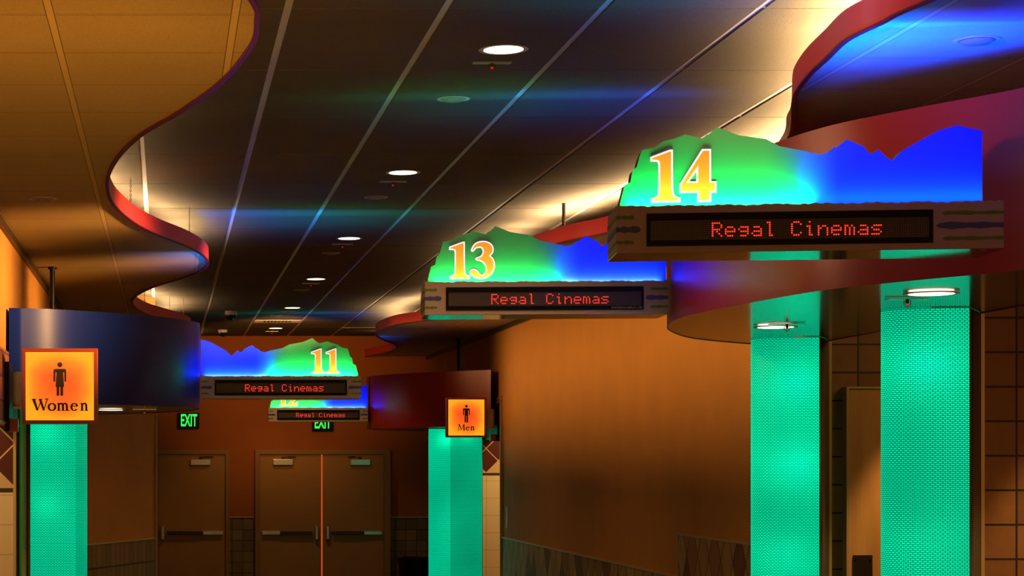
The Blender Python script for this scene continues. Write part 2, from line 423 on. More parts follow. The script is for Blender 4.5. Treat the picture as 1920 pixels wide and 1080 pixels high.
# lower wavy ceilings
def wpt(px, py, z=1.474): d = 865.0 - py; return ((px - 313.0)/d*z, F*z/d)
left_px = [(472,0),(478,35),(474,70),(452,105),(430,132),(400,160),(360,189),(320,215),(288,233),(255,255),(222,288),(203,320),(199,345),(206,372),(225,395),(260,421),(300,440),(340,455),(370,470),(386,484),(387,496),(375,506),(345,518),(305,530),(275,541),(254,553),(247,564),(255,576),(277,587),(305,595)]
left_c = [(-.35, 3.6), (-.1, 4.8), (.1, 5.6)] + [wpt(*p) for p in left_px] + [(.16, 21.2), (.25, 21.9), (.22, 22.7), (.02, 23.6), (-.12, 24.6), (-.02, 25.8), (.15, 26.8), (.1, YF)]
right_px = [(1736,0),(1655,38),(1591,70),(1553,105),(1519,137),(1497,167),(1491,188),(1490,222),(1487,243),(1480,258)]
right_c = [(3.64, 4.3), (3.1, 4.9), (2.65, 5.5)] + [wpt(*p) for p in right_px] + [(2.98, 9.6), (3.1, 10.4), (3.05, 11.4), (2.93, 12.2)] + [wpt(1129, 436.5), wpt(1061, 450)] + \
    [(2.48, 14.4), (2.42, 15.4), (2.5, 16.8), (2.72, 18.3), (2.83, 19.6)] + [wpt(*p) for p in [(797,599),(745,607),(714,618),(706,625),(710,631),(724,638),(736,642),(743.5,648),(741,653.4),(721,660),(686.5,667)]]
right_c[-1] = (right_c[-1][0], YF - .005)
LC = catmull(left_c, 6); RC = catmull(right_c, 6)
def soffit(name, curve, xw, mat):
    mb = MB(); mb.prism(list(curve) + [(xw, curve[-1][1]), (xw, curve[0][1])], ZS, ZS + .03)
    return struct(name, mb, mat)
s_l = soffit('ceiling_soffit', LC, XL, M['soffit_l']); s_r = soffit('ceiling_soffit', RC, XR, M['soffit_r'])
def band(curve, side, parent):
    """upright fascia strip along the edge of a lowered ceiling, with a dark metal bottom edge and a seam every panel"""
    def off(c, d):
        out = []
        for i, p in enumerate(c):
            a = c[max(i-1, 0)]; b = c[min(i+1, len(c)-1)]; dx, dy = b[0]-a[0], b[1]-a[1]; n = math.hypot(dx, dy) or 1
            out.append((p[0] + dy/n*d*side, p[1] - dx/n*d*side))
        return out
    def strip(mb, c0, c1, z0, z1):
        q = [[mb.bm.verts.new((p[0], p[1], z)) for p, z in ((a, z0), (b, z0), (b, z1), (a, z1))] for a, b in zip(c0, c1)]
        for A, B in zip(q, q[1:]):
            for i in range(4): mb.bm.faces.new((A[i], A[(i+1) % 4], B[(i+1) % 4], B[i]))
        mb.bm.faces.new(q[0]); mb.bm.faces.new(q[-1][::-1])
    mb = MB(); strip(mb, off(curve, .0), off(curve, .012), ZS - .006, ZS + .096); mb.build('fascia_band', M['red_band'], parent, smooth=True, label='red curved fascia band')
    mb = MB(); strip(mb, off(curve, -.004), off(curve, .015), ZS - .014, ZS - .006); mb.build('edge_trim', M['band_trim'], parent, smooth=True)
    return off(curve, -.24)
LI = band(LC, 1, s_l); RI = band(RC, -1, s_r)
def cove(inner, side, y_lo, y_hi, power, step=.42):
    """cove tubes lying on top of the lowered ceiling behind the band, tipped towards the opening"""
    acc = 0
    for i in range(1, len(inner)):
        p, q = inner[i-1], inner[i]; dx, dy = q[0]-p[0], q[1]-p[1]; seg = math.hypot(dx, dy); acc += seg
        if acc > step and y_lo < q[1] < y_hi and XL + .1 < q[0] < XR - .1:
            acc = 0; n = seg or 1
            out = Vector((dy/n*side, -dx/n*side, 0)); d = (out*.2 + Vector((0, 0, .97))).normalized()
            x = Vector((dx/n, dy/n, 0)); z = -d; y = z.cross(x)
            l = light('cove_lamp', 'AREA', (0, 0, 0), power*step/.8, WARM, step*1.5, .06, spread=140)
            l.matrix_world = Matrix.Translation((q[0], q[1], ZS + .07)) @ Matrix((x, y, z)).transposed().to_4x4()
cove(RI, -1, 6.5, 14, 25)
cove(RI, -1, 14, 27, 8)
cove(LI, 1, 9.6, 27, 7)

# walls
def rect_prism(mb, x0, x1, y0, y1, z0, z1): return mb.box(x0, x1, y0, y1, z0, z1)
wl = MB()
wl.box(XL-.12, XL, -5, 12.0, 0, ZM+.06); wl.box(XL-.12, XL, 12.0, 13.4, CZ + .24, ZM+.06); wl.box(XL-.12, XL, 13.4, 19.15, 0, ZM+.06)
wall_left = struct('wall_left', wl, M['wall_orange'])
# angled piece of the left wall
ang = MB(); A0, A1 = (-1.02, 19.13), (-.13, 21.4)
ang.prism([A0, A1, (-.13, YF), (-1.14, YF), (-1.14, 19.13)], 0, ZM + .05)
struct('wall_left_angled', ang, M['wall_orange'])
wr = MB()
wr.box(XR, XR+.12, -5, 6.6, 0, ZM+.06)
wr.box(XR, XR+.12, 6.6, 8.95, 2.9, ZM+.06)
wr.box(XR, XR+.12, 8.95, 9.5, 0, ZM+.06)
wr.box(XR, XR+.12, 9.5, 11.0, 2.9, ZM+.06)
wr.box(XR, XR+.12, 11.0, 21.7, 0, ZM+.06)
wr.box(XR, XR+.12, 21.7, 23.1, CZ + .25, ZM+.06)
wr.box(XR, XR+.12, 23.1, YF, 0, ZM+.06)
struct('wall_right', wr, M['wall_orange'])
struct('wall_far', MB().box(-1.2, XR+.12, YF, YF+.15, 0, ZM+.06), M['wall_far'])
# cornice where the lowered ceilings meet the walls
struct('trim_1', MB().box(XL, XL+.03, 3.6, 19.1, ZS-.05, ZS-.001), M['bronze'])
struct('trim_2', MB().box(XR-.03, XR, 4.3, YF, ZS-.05, ZS-.001), M['bronze'])
# theatre entry vestibules
def vest(y1, depth, name, n):
    v = MB(); v.box(XR + .002, XR + depth, y1 - .01, y1 + .12, 0, 2.899); v.box(XR + .122, XR + depth, y1 - .01, y1 + .12, 2.899, 3.3)
    struct(name, v, M['jamb_tile'])
    struct('trim_%d' % n, MB().box(XR - .012, XR + .004, y1 - .03, y1 + .02, 0, CZ + .662), M['gold'])
vest(8.95, 2.6, 'wall_vestibule_near', 3); vest(11.0, 2.6, 'wall_vestibule_far', 4)
struct('wall_vestibule_side', MB().box(XR+1.9, XR+2.0, 6.4, 8.95, 0, 3.3).box(XR+1.9, XR+2.0, 9.07, 11.0, 0, 3.3), M['wall_orange'])
struct('ceiling_vestibule', MB().box(XR+.12, XR+2.6, 6.4, 8.95, 3.2, 3.3).box(XR+.12, XR+2.6, 9.07, 11.0, 3.2, 3.3), M['tile'])
light('vestibule_lamp_and_fill', 'SPOT', (4.15, 10.45, 3.1), 150, (1, .6, .26), .03, aim=(4.15, 10.75, 0), spot=48, blend=.5)
light('vestibule_lamp_and_fill', 'SPOT', (4.1, 8.4, 3.1), 110, (1, .55, .22), .03, aim=(4.1, 8.75, 0), spot=50, blend=.5)
light('vestibule_lamp_and_fill', 'AREA', (4.6, 9.9, 3.1), 5, (1, .5, .15), .5, aim=(4.2, 10.6, 1.5))  # soft fill added to lift the door's upper part, no fixture there
# restroom interiors seen through their openings
struct('wall_women_restroom', MB().box(-2.6, XL-.002, 13.385, 13.5, 0, 2.9), M['rest_l'])
struct('wall_women_restroom_side', MB().box(-2.7, -2.6, 11.4, 13.5, 0, 2.9), M['wall_orange'])
struct('wall_men_restroom', MB().box(XR+.002, 5.0, 23.085, 23.2, 0, 2.9), M['rest_r'])
struct('wall_men_restroom_side', MB().box(5.0, 5.1, 21.2, 23.2, 0, 2.9), M['wall_orange'])
struct('ceiling_restroom', MB().box(-2.7, XL-.12, 11.4, 13.5, 2.9, 2.95).box(XR+.12, 5.1, 21.2, 23.2, 2.9, 2.95), M['tile'])
light('restroom_lamp', 'AREA', (-1.7, 12.6, 2.8), 17, (1, .68, .32), .4, aim=(-1.6, 13.0, 0))
light('restroom_lamp', 'AREA', (4.3, 22.2, 2.8), 24, (1, .66, .30), .4, aim=(4.2, 22.6, 0))
# tiled header over each restroom opening, with thin edge strips
struct('trim_5', MB().box(XL, XL+.02, 11.6, 13.38, CZ+.245, CZ+.69), M['header_tile'])
struct('trim_6', MB().box(XL, XL+.03, 11.6, 13.40, CZ+.232, CZ+.245), M['gold'])
struct('trim_7', MB().box(XR-.02, XR, 21.72, 23.08, CZ+.26, CZ+.70), M['header_tile'])
struct('trim_8', MB().box(XR-.03, XR, 21.70, 23.10, CZ+.247, CZ+.26).box(XR-.03, XR, 21.68, 21.72, 0, CZ+.715), M['gold'])
struct('trim_9', MB().box(XR-.004, XR+.12, 21.70, 21.712, 0, CZ+.25), M['bronze'])
struct('trim_10', MB().box(XL-.012, XL+.006, 13.36, 13.40, 0, CZ+.69), M['gold'])
# wainscots
wz = CZ - .834
struct('wainscot_right', MB().box(XR-.012, XR, 14.2, 21.68, 0, wz), M['harlequin'])
struct('wainscot_right_high', MB().box(XR-.014, XR, 11.03, 14.2, 0, CZ-.525), M['harlequin'])
struct('trim_11', MB().box(XR-.02, XR, 14.2, 21.68, wz, wz+.015).box(XR-.02, XR, 11.03, 14.21, CZ-.525, CZ-.51).box(XR-.02, XR, 14.2, 14.215, wz, CZ-.525), M['gold'])
struct('wainscot_far', MB().box(.876, 1.232, YF-.012, YF, 0, CZ-.79).box(3.12, XR, YF-.012, YF, 0, CZ-.79), M['far_tile'])
struct('trim_12', MB().box(.876, 1.232, YF-.02, YF, CZ-.79, CZ-.775).box(3.12, XR, YF-.02, YF, CZ-.79, CZ-.775), M['gold'])
AZ = math.atan2(A1[1]-A0[1], A1[0]-A0[0]); AL = math.hypot(A1[0]-A0[0], A1[1]-A0[1])
wa = struct('wainscot_left_angled', MB().box(0, AL, -.014, -.001, 0, wz), M['angle_tile']); wa.location = (*A0, 0); wa.rotation_euler = (0, 0, AZ)
ta = struct('trim_13', MB().box(0, AL, -.022, -.001, wz, wz+.015).box(AL-.012, AL+.01, -.022, -.001, 0, CZ+.6), M['gold']); ta.location = (*A0, 0); ta.rotation_euler = (0, 0, AZ)

# ------------------------------------------------------------------ doors in the far wall
def closer(parent, x, flip):
    y = YF - .075
    c = MB().box(x-.14, x+.14, y-.05, y-.004, CZ-.055, CZ+.030); c.build('door_closer', M['steel'], parent, bevel=.006)
    a = MB().box(x-.02, x+.02, y-.03, y-.01, CZ+.03, CZ+.062).tube([(x, y-.03, CZ+.055), (x+.17*flip, y-.07, CZ+.057), (x+.03*flip, y+.03, CZ+.075)], .008)
    a.build('closer_arm', M['bronze'], parent)
def panic(parent, x0, x1, lx):
    y = YF - .075
    d = 1 if lx > x0 + .1 else -1            # latch side
    xs_, xe = (x0, x1) if d > 0 else (x1, x0)
    mid = xs_ + (xe - xs_)*.36
    MB().box(min(xs_, mid), max(xs_, mid), y-.05, y-.002, CZ-1.025, CZ-.972).build('panic_bar', M['steel'], parent, bevel=.005)
    MB().box(min(mid, xe), max(mid, xe), y-.065, y-.002, CZ-1.02, CZ-.977).build('push_pad', M['bronze'], parent, bevel=.006)
    k = MB().box(lx-.03, lx+.03, y-.06, y-.002, CZ-1.10, CZ-.90); k.build('latch_case', M['steel'], parent, bevel=.018)
def leaf(name, x0, x1, lx, cx, flip):
    o = struct(name, MB().box(x0, x1, YF-.075, YF-.03, .01, CZ+.095), M['door'])
    closer(o, cx, flip); panic(o, x0+.03 if lx > x0+.2 else lx+.06, x1-.03 if lx < x0+.2 else lx-.06, lx)
    return o
leaf('door_1', -.12, .815, -.06, .47, 1)
leaf('door_2', 1.300, 2.155, 2.09, 1.62, 1)
leaf('door_3', 2.178, 3.03, 2.245, 2.70, -1)
def frame(name, x0, x1, xa, xb):
    struct(name, MB().box(x0, xa-.004, YF-.11, YF, 0, CZ+.165).box(xb+.004, x1, YF-.11, YF, 0, CZ+.165).box(xa-.004, xb+.004, YF-.11, YF, CZ+.10, CZ+.165), M['door_frame'])
frame('trim_14', -.19, .876, -.12, .815); frame('trim_15', 1.232, 3.117, 1.300, 3.03)
struct('trim_16', MB().box(2.150, 2.183, YF-.028, YF-.02, .01, CZ+.095), glow('daylight_through_door_gap', (1, .13, .02), .55))  # glowing strip stands in for light coming through the door gap
d4 = struct('door_4', MB().box(3.744, 4.7, 10.93, 10.975, .01, CZ+.395), M['wood'])
MB().box(3.766, 3.871, 10.922, 10.929, CZ-.90, CZ-.515).cyl((3.778, CZ-.535), .005, 10.918, 10.924, 10, 'y').cyl((3.859, CZ-.535), .005, 10.918, 10.924, 10, 'y').build('push_plate', M['bronze'], d4)
struct('trim_17', MB().box(3.728, 3.742, 10.92, 10.989, 0, CZ+.410).box(3.742, 4.74, 10.92, 10.989, CZ+.398, CZ+.410).box(4.704, 4.74, 10.92, 10.989, 0, CZ+.398), M['gold'])

# ------------------------------------------------------------------ canopies
def canopy(plan, zb, zt, mat, **k):
    cx = sum(p[0] for p in plan)/len(plan); cy = sum(p[1] for p in plan)/len(plan)
    e = empty('entrance_canopy', (cx, cy, zb), **k)
    loc = [(p[0]-cx, p[1]-cy) for p in plan]
    MB().prism(loc, .0, zt-zb, caps=False).build('fascia', mat, e, smooth=True)
    inn = [(p[0]*.995, p[1]*.995) for p in loc]
    MB().prism(inn, .004, .024).build('soffit_panel', M['canopy_soffit'], e)
    MB().prism(inn, zt-zb-.025, zt-zb-.003).build('top_panel', mat, e)
    return e
# near right canopy
P1 = catmull([(3.3,6.05),(3.12,6.45),(2.953,6.93),(2.74,7.3),(2.545,7.72),(2.443,8.305),(2.37,8.967),(2.385,9.35),(2.486,9.9),(2.68,10.44),(2.904,10.85),(3.324,11.3),(3.655,11.52)], 6) + [(3.655, 5.6)]
canopy(P1, CZ+.663, CZ+1.295, M['red_canopy'], label='large curved red canopy over the two big glowing columns', cat='canopy')
P2 = catmull([(-.94,12.6),(-.742,12.68),(-.541,12.83),(-.28,13.07),(-.1,13.28),(.087,13.56),(.185,13.81),(.232,14.04),(.2,14.45),(.1,14.85),(-.06,15.2),(-.3,15.5),(-.56,15.74),(-1.0,16.0)], 6) + [(-1.0, 12.6)]
canopy(P2, CZ+.37, CZ+.97, M['blue_canopy'], label='dark blue curved canopy behind the lit Women sign', cat='canopy')
P3 = catmull([(3.42,21.0),(3.097,21.29),(2.735,21.68),(2.483,22.1),(2.358,22.38),(2.288,22.7),(2.33,23.1),(2.55,23.6),(3.0,24.2),(3.42,24.5),(3.65,24.6)], 6) + [(3.65, 21.9), (3.42, 21.9)]
P3 = [(min(p[0]*1.045, 3.57), p[1]*1.045) for p in P3]
canopy(P3, CZ+.37*1.045, CZ+.965*1.045, M['red_canopy'], label='smaller far red canopy behind the lit Men sign', cat='canopy')
def pipe(x, y, r, z0, lab):
    e = MB().cyl((0, 0), r, 0, ZS - .004 - z0, 16).cyl((0, 0), r*1.8, ZS - z0 - .02, ZS - .004 - z0, 20).build('support_pipe', M['black'], smooth=True, label=lab, cat='pipe')
    e.location = (x, y, z0)
pipe(-.868, 15.07, .019, CZ+.97, 'black pipe holding the blue canopy to the left ceiling')
pipe(3.50, 23.9, .017, CZ+1.008, 'thin dark pipe above the far red canopy')

# ------------------------------------------------------------------ glowing columns
def column(origin, pts_lit, pts_side, top, label, group=None, dim0=False, tubes=()):
    e = empty('light_column', (*origin, 0), label=label, cat='column')
    if group: e['group'] = group
    def shell(name, pts, mat, u0=0.):
        bm = bmesh.new(); uvl = bm.loops.layers.uv.new('UVMap'); u = [u0]
        for a, b in zip(pts, pts[1:]): u.append(u[-1] + math.hypot(b[0]-a[0], b[1]-a[1]))
        lo = [bm.verts.new((p[0], p[1], 0.0)) for p in pts]; hi = [bm.verts.new((p[0], p[1], top)) for p in pts]
        for i in range(len(pts)-1):
            f = bm.faces.new((lo[i], lo[i+1], hi[i+1], hi[i])); f.smooth = True
            for lp, uv in zip(f.loops, ((u[i], 0), (u[i+1], 0), (u[i+1], top), (u[i], top))): lp[uvl].uv = uv
        me = bpy.data.meshes.new(name); bm.to_mesh(me); bm.free(); me.materials.append(mat)
        o = bpy.data.objects.new(name, me); COL.objects.link(o); o.parent = e
        if mat is M['perf']:
            sol = o.modifiers.new('thickness', 'SOLIDIFY'); sol.thickness = .003; sol.offset = 0
        return o
    for i, p in enumerate(pts_lit): shell('lit_panel', p, M['perf_lit' if i == 0 or top < CZ else 'perf_shaded'] if not dim0 else M[('perf_shaded', 'perf_lit')[i]], i*.007)
    shell('side_panel', pts_side, M['perf'])
    for x, y, z, p in tubes: light('column_tube', 'POINT', (x, y, z), p*2.6, (.02, 1, .62), .05, parent=e)
    mb = MB(); allp = [q for p in pts_lit for q in p]
    b = [(q[0], q[1]) for q in pts_side] + []
    xs_ = [q[0] for q in allp]; ys_ = [q[1] for q in allp]
    MB().box(min(xs_)+.03, max(xs_)-.03, min(ys_)+.04, max(ys_)-.02, 0, .08).build('base', M['bronze'], e)
    return e
cl = catmull([(0,0),(-.09,.004),(-.17,.025),(-.24,.07),(-.285,.125),(-.303,.19),(-.29,.26),(-.25,.34),(-.18,.42),(-.08,.47),(.02,.49)], 5)
cs = [(0,0),(.07,.13),(.165,.345)]; cs_near = [(0,0),(.07,.13),(.186,.335)]
column((3.467, 8.60), [cl], cs_near, CZ+.664, 'tall green glowing column nearest the camera, at right edge', tubes=((-.13, .13, CZ+.42, .7), (-.12, .16, CZ-.35, .35)))
column((3.487, 10.64), [cl], cs, CZ+.664, 'green glowing column in front of the pale wooden door', tubes=((-.09, .12, CZ+.42, .7), (-.09, .12, CZ-.02, .7), (-.12, .14, CZ-.5, .35)))
# restroom columns: two faces meeting at an inner fold
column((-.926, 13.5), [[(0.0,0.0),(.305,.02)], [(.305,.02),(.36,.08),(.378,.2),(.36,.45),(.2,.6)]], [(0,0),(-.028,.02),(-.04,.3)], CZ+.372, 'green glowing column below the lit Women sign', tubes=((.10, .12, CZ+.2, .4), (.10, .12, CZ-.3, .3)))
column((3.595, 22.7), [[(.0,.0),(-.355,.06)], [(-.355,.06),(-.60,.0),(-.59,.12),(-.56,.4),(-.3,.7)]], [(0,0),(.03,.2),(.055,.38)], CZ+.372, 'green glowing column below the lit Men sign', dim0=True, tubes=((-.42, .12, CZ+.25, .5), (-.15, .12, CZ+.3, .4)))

# ------------------------------------------------------------------ marquee signs
# outline of the mountain panel, measured on the nearest sign (u along the sign, v up from the bottom of the box)
MPX = [(1162,383),(1171,347),(1182,342),(1185.6,320),(1194,313),(1198.5,295),(1204,281.5),(1226,277.6),(1245,264.6),(1264.7,260),(1285,252),(1317,260),(1325.6,252.4),(1328,253),(1344,238),(1382.7,253),(1437,261),(1463,274.5),(1502,281.7),(1537,290),(1554,285.6),(1564,275.7),(1568,277),(1588,261.5),(1618.7,274.4),(1630,288),(1638,288),(1646.5,280),(1661.5,294.7),(1673,302),(1692.6,282),(1729,261.5),(1760,244.6),(1794,235),(1841.7,245)]
TH = math.atan2(.15, 1.243)
def to_uv(px, py, dep):
    # plane through the sign's front left corner, pushed back by dep
    ox, oy = 1.529 + math.sin(TH)*dep, 6.77 + math.cos(TH)*dep
    k = (px - 313)/F          # x = k*y ; x = ox + u cos, y = oy - u sin
    u = (k*oy - ox)/(math.cos(TH) + k*math.sin(TH)); y = oy - u*math.sin(TH)
    return u, (865 - py)/F*y - .7093
MU = [to_uv(px, py, .055) for px, py in MPX]
W14 = 1.262
def blob(x0, x1, zc, h, end, seed, fn=None):
    """brush-stroke stripe; rounded at `end` side"""
    rnd = random.Random(seed); n = 22; top, bot = [], []
    for i in range(n+1):
        t = i/n; x = x0 + (x1-x0)*t; d = (1-t) if end > 0 else t
        w = h/2*(min(1, math.sqrt(max(0, 1-(1-min(1, d/.09))**2)))) * (1 + .16*math.sin(t*15+seed)*1 - .22*(1 if end*(t-.5) < 0 else 0)*.6)
        top.append((x, zc + w + rnd.uniform(-.0007, .0007))); bot.append((x, zc - w + rnd.uniform(-.0007, .0007)))
    return top + bot[::-1]
F57 = {'R': ['####.','#...#','#...#','####.','#.#..','#..#.','#...#'], 'e': ['.....','.....','.###.','#...#','#####','#....','.###.'],
       'g': ['.....','.....','.####','#...#','.####','....#','.###.'], 'a': ['.....','.....','.###.','....#','.####','#...#','.####'],
       'l': ['.##..','..#..','..#..','..#..','..#..','..#..','..##.'], 'C': ['.###.','#...#','#....','#....','#....','#...#','.###.'],
       'i': ['..#..','.....','.##..','..#..','..#..','..#..','..##.'], 'n': ['.....','.....','#.##.','##..#','#...#','#...#','#...#'],
       'm': ['.....','.....','##.#.','#.#.#','#.#.#','#.#.#','#.#.#'], 's': ['.....','.....','.####','#....','.###.','....#','####.'], ' ': ['.....']*7}
D1 = [(.007,.842),(.007,.870),(.365,1.0),(.378,1.0),(.382,.5),(.388,.22),(.40,.14),(.425,.085),(.46,.058),(.53,.035),(.532,0),(.02,0),(.02,.022),(.09,.05),(.135,.085),(.155,.14),(.165,.3),(.165,.72),(.155,.80),(.13,.825),(.09,.837)]
D4 = [[(.43,1.0),(.55,1.0),(.555,.345),(.66,.345),(.66,.185),(.555,.185),(.555,0),(.355,0),(.355,.19),(0,.19),(0,.32)], [(.335,.705),(.088,.35),(.335,.35)]]
D3p = [(785,275),(830,190),(900,140),(1010,122),(1110,145),(1175,205),(1192,290),(1165,355),(1122,405),(1172,448),(1210,520),(1220,600),(1200,700),(1140,780),(1060,835),(950,855),(850,830),(775,780),(753,735),(780,697),(825,690),(870,715),(910,765),(950,800),(1000,805),(1050,770),(1080,700),(1075,620),(1030,540),(960,490),(885,468),(885,455),(955,430),(1005,380),(1020,310),(1000,240),(950,210),(880,215),(830,245),(800,283)]
D3 = [((x-753)/713, (850-y)/713) for x, y in D3p]
D2 = [(0,.0),(.62,.0),(.66,.25),(.62,.25),(.58,.185),(.52,.17),(.24,.17),(.38,.31),(.50,.42),(.59,.54),(.62,.70),(.58,.86),(.46,.98),(.29,1.0),(.13,.94),(.03,.80),(.0,.70),(.05,.69),(.13,.80),(.23,.84),(.34,.80),(.39,.70),(.37,.56),(.29,.42),(.0,.05)]
def digits(s):
    out = []; x = 0
    for ch, nx in zip(s, s[1:] + ' '):
        g = {'1': [D1], '2': [catmull(D2[:2], 1) + D2[2:]], '3': [catmull(D3, 3, True)], '4': D4}[ch]
        out.append([[(p[0] + x, p[1]) for p in L] for L in g]); x += {'1': .585 if nx != '1' else .62}.get(ch, .7)
    return out
def led_dots(parent, x0, z0, p):
    c = 28
    for ch in 'Regal Cinemas':
        if ch != ' ':
            mb = MB()
            for r, row in enumerate(F57[ch]):
                for k, b in enumerate(row):
                    if b == '#':
                        cx, cz = x0 + (c+k+.5)*p, z0 + (6.5-r)*p
                        mb.bm.faces.new([mb.bm.verts.new((cx + .0031*math.cos(a*PI/4), -.0022, cz + .0031*math.sin(a*PI/4))) for a in range(8)])
            mb.build('led_letter', M['led'], parent)
        c += 6
def marquee(num, loc, rz, width, mirror, label, power=1.0, web=False):
    e = empty('marquee_sign', loc, rz, label=label, cat='sign'); e['group'] = 'lit theatre number signs'
    H, D = .162, .30
    mx = (lambda x: width - x) if mirror else (lambda x: x)
    rnd = random.Random(num)
    # box: front plate with torn upper edge, side, bottom, back, trough floor
    n = 150; edge = [(i/n*width, H - .004 + .0016*math.sin(i*.33) + .0012*math.sin(i*1.3+1) + rnd.uniform(-.0014, .0014)) for i in range(n+1)]
    b = MB(); b.prism([(0, 0)] + [(width, 0)] + edge[::-1], 0, .012, axis='y')
    b.prism([(0, 0)] + [(width, 0)] + edge[::-1], D-.012, D, axis='y')
    sd = [(.012, 0), (D-.012, 0)] + [(D-.012 - (D-.024)*i/14, H - .004 + rnd.uniform(-.003, .003)) for i in range(15)]
    b.prism(sd, 0, .012, axis='x'); b.prism(sd, width-.012, width, axis='x')
    b.box(.012, width-.012, .012, D-.012, 0, .01)
    b.box(.012, width-.012, .012, D-.012, H-.05, H-.04)
    b.build('housing', M['box'], e)
    MB().prism([(0, -.002), (width, -.002), (width, .0), (0, .0)], 0, D, axis='y').build('underside', M['lacquer'], e)
    # mountain panel
    pts = [p for p in MU if p[0] < width]
    ue = min(width, W14 - .005) if width > 1.2 else width
    lastv = MU[[i for i, p in enumerate(MU) if p[0] < width][-1]]
    nxt = MU[min(len(pts), len(MU)-1)]
    if len(pts) < len(MU):
        t = (width - lastv[0])/(nxt[0]-lastv[0]); pts = pts + [(width, lastv[1] + (nxt[1]-lastv[1])*t)]
    loop = [(mx(pts[0][0]), H-.03)] + [(mx(u), v) for u, v in pts] + [(mx(pts[-1][0]), H-.03)]
    mp = MB(); mp.prism(loop, .055, .058, axis='y'); mp.build('mountain_panel', M['mountain_print_m' if mirror else 'mountain_print'], e)
    ms = MB(); ms.prism([(x, z - .0005) for x, z in loop], .0585, .15, axis='y'); ms.build('mountain_body', M['mountain_side'], e)
    # number, lit amber with a white rim
    hN = .168; u0 = .124 if not mirror else width - .345
    holder = None
    for k, loops in enumerate(digits(str(num))):
        L = [[(p[0]*hN, p[1]*hN) for p in lp] for lp in loops]
        rim = fill2d(L, 'digit_rim', M['digit_rim'], .0016, .0066, e); rim.location = (u0, .0540, .181)
        dg = fill2d(L, 'digit', M['digit'], .0014, 0, e); dg.location = (u0, .0522, .181)
    # message display
    pu0, pw = .100, .935
    if mirror: pu0 = .098
    fz0, fz1 = .020, .131
    fr = MB(); fr.box(pu0, pu0+pw, -.006, .001, fz0, fz0+.020); fr.box(pu0, pu0+pw, -.006, .001, fz1-.024, fz1); fr.box(pu0, pu0+.012, -.006, .001, fz0+.02, fz1-.024); fr.box(pu0+pw-.012, pu0+pw, -.006, .001, fz0+.02, fz1-.024)
    fr.build('display_bezel', M['black'], e)
    p = .911/126
    scr = MB().box(0, .911, -.001, .0, 0, p*9).build('display_screen', M['led_panel'], e); scr.location = (pu0+.012, -.0005, fz0+.0215)
    led_dots(e, pu0+.012, fz0+.0215+p, p)
    if web: text_mesh('WWW.DATA-DISPLAY.COM', 'display_lettering', M['white_metal'], .013, .0004, .9, e).location = (pu0+pw-.08, -.0068, fz0+.009)
    # painted stripes, three at each end
    zs_ = [(.119, .0125, 'stripe_green', .0), (.0775, .021, 'stripe_blue', .022), (.034, .0125, 'stripe_green', .0)]
    for i, (z, h, m, ex) in enumerate(zs_):
        L0 = .058 + ex
        MB().prism(blob(.0, L0, z, h, 1, i*2+1), -.0015, -.0002, axis='y').build('stripe', M[m], e, label=('blue' if 'blue' in m else 'green') + ' painted stripe')
        r0 = pu0 + pw + (.030 if not ex else .010)
        if r0 < width - .01:
            MB().prism(blob(r0, width, z, h, -1, i*2+2), -.0015, -.0002, axis='y').build('stripe', M[m], e, label=('blue' if 'blue' in m else 'green') + ' painted stripe')
        # around the free end
        xe, sg = (0, -1) if not mirror else (width, 1)
        wv = [h/2*(1 + .16*math.sin(q*.9 + i)) for q in range(21)]
        pts2 = [(D*q/20, z + wv[q] - .004*q/20) for q in range(21)] + [(D*q/20, z - wv[q] - .004*q/20) for q in range(20, -1, -1)]
        x0, x1 = sorted((xe + sg*.0002, xe + sg*.0015))
        MB().prism(pts2, x0, x1, axis='x').build('stripe', M[m], e, label='stripe wrapping the end')
    # coloured tubes in the trough in front of the mountains
    split = .655
    def tubes(a, b_, c, pw_, yy, tilt, sp_=105):
        x0, x1 = sorted((mx(a), mx(b_)))
        ln = x1 - x0
        l = light('trough_lamp', 'AREA', ((x0+x1)/2, yy, H-.012), pw_*power*ln, c, ln, .022, parent=e, spread=sp_)
        l.rotation_euler = (PI + tilt, 0, 0)
    GRN, BLU, BLR = (.0, 1, .19), (.0, .02, 1), (.0, .045, 1)
    tubes(.03, min(split, width), GRN, 2.3, .032, -R(18)); tubes(split + .01, width - .02, BLU, 10, .032, -R(22), 85)
    tubes(.03, min(split, width), GRN, 1.3*power, .22, R(6), 115); tubes(split + .01, width - .02, BLR, 12*power, .22, R(6), 135)
    # invented light strips hard against the panel foot, for its pale hot band
    def foot(a, b_, c, w_):
        x0, x1 = sorted((mx(a), mx(b_)))
        l = light('added_foot_light', 'AREA', ((x0+x1)/2, .047, H-.006), w_*(x1-x0), c, x1-x0, .006, parent=e); l.rotation_euler = (PI - R(25), 0, 0)
    foot(.04, split, (.25, 1, .40), .2)
    if num != 14: foot(split + .01, width - .03, (.42, .55, 1), 1.6)
    return e
marquee(14, (1.529, 6.77, CZ+.7093), -TH, W14, False, 'large hanging sign with glowing number 14, nearest the camera', 2.3)
marquee(13, (1.239, 9.56, CZ+.7035), -R(4), 1.150, False, 'hanging sign with glowing number 13, second from the right', 1.0, True)
marquee(11, (.240, 14.10, CZ+.446), -R(1), 1.133, True, 'hanging sign with glowing number 11, left of centre', 1.8)
m12 = marquee(12, (1.155*1.04, 22.66*1.04, CZ+.453*1.04), -R(2), 1.13, False, 'small far hanging sign with number 12, its top hidden', 1.0)
m12.scale = (1.04,)*3

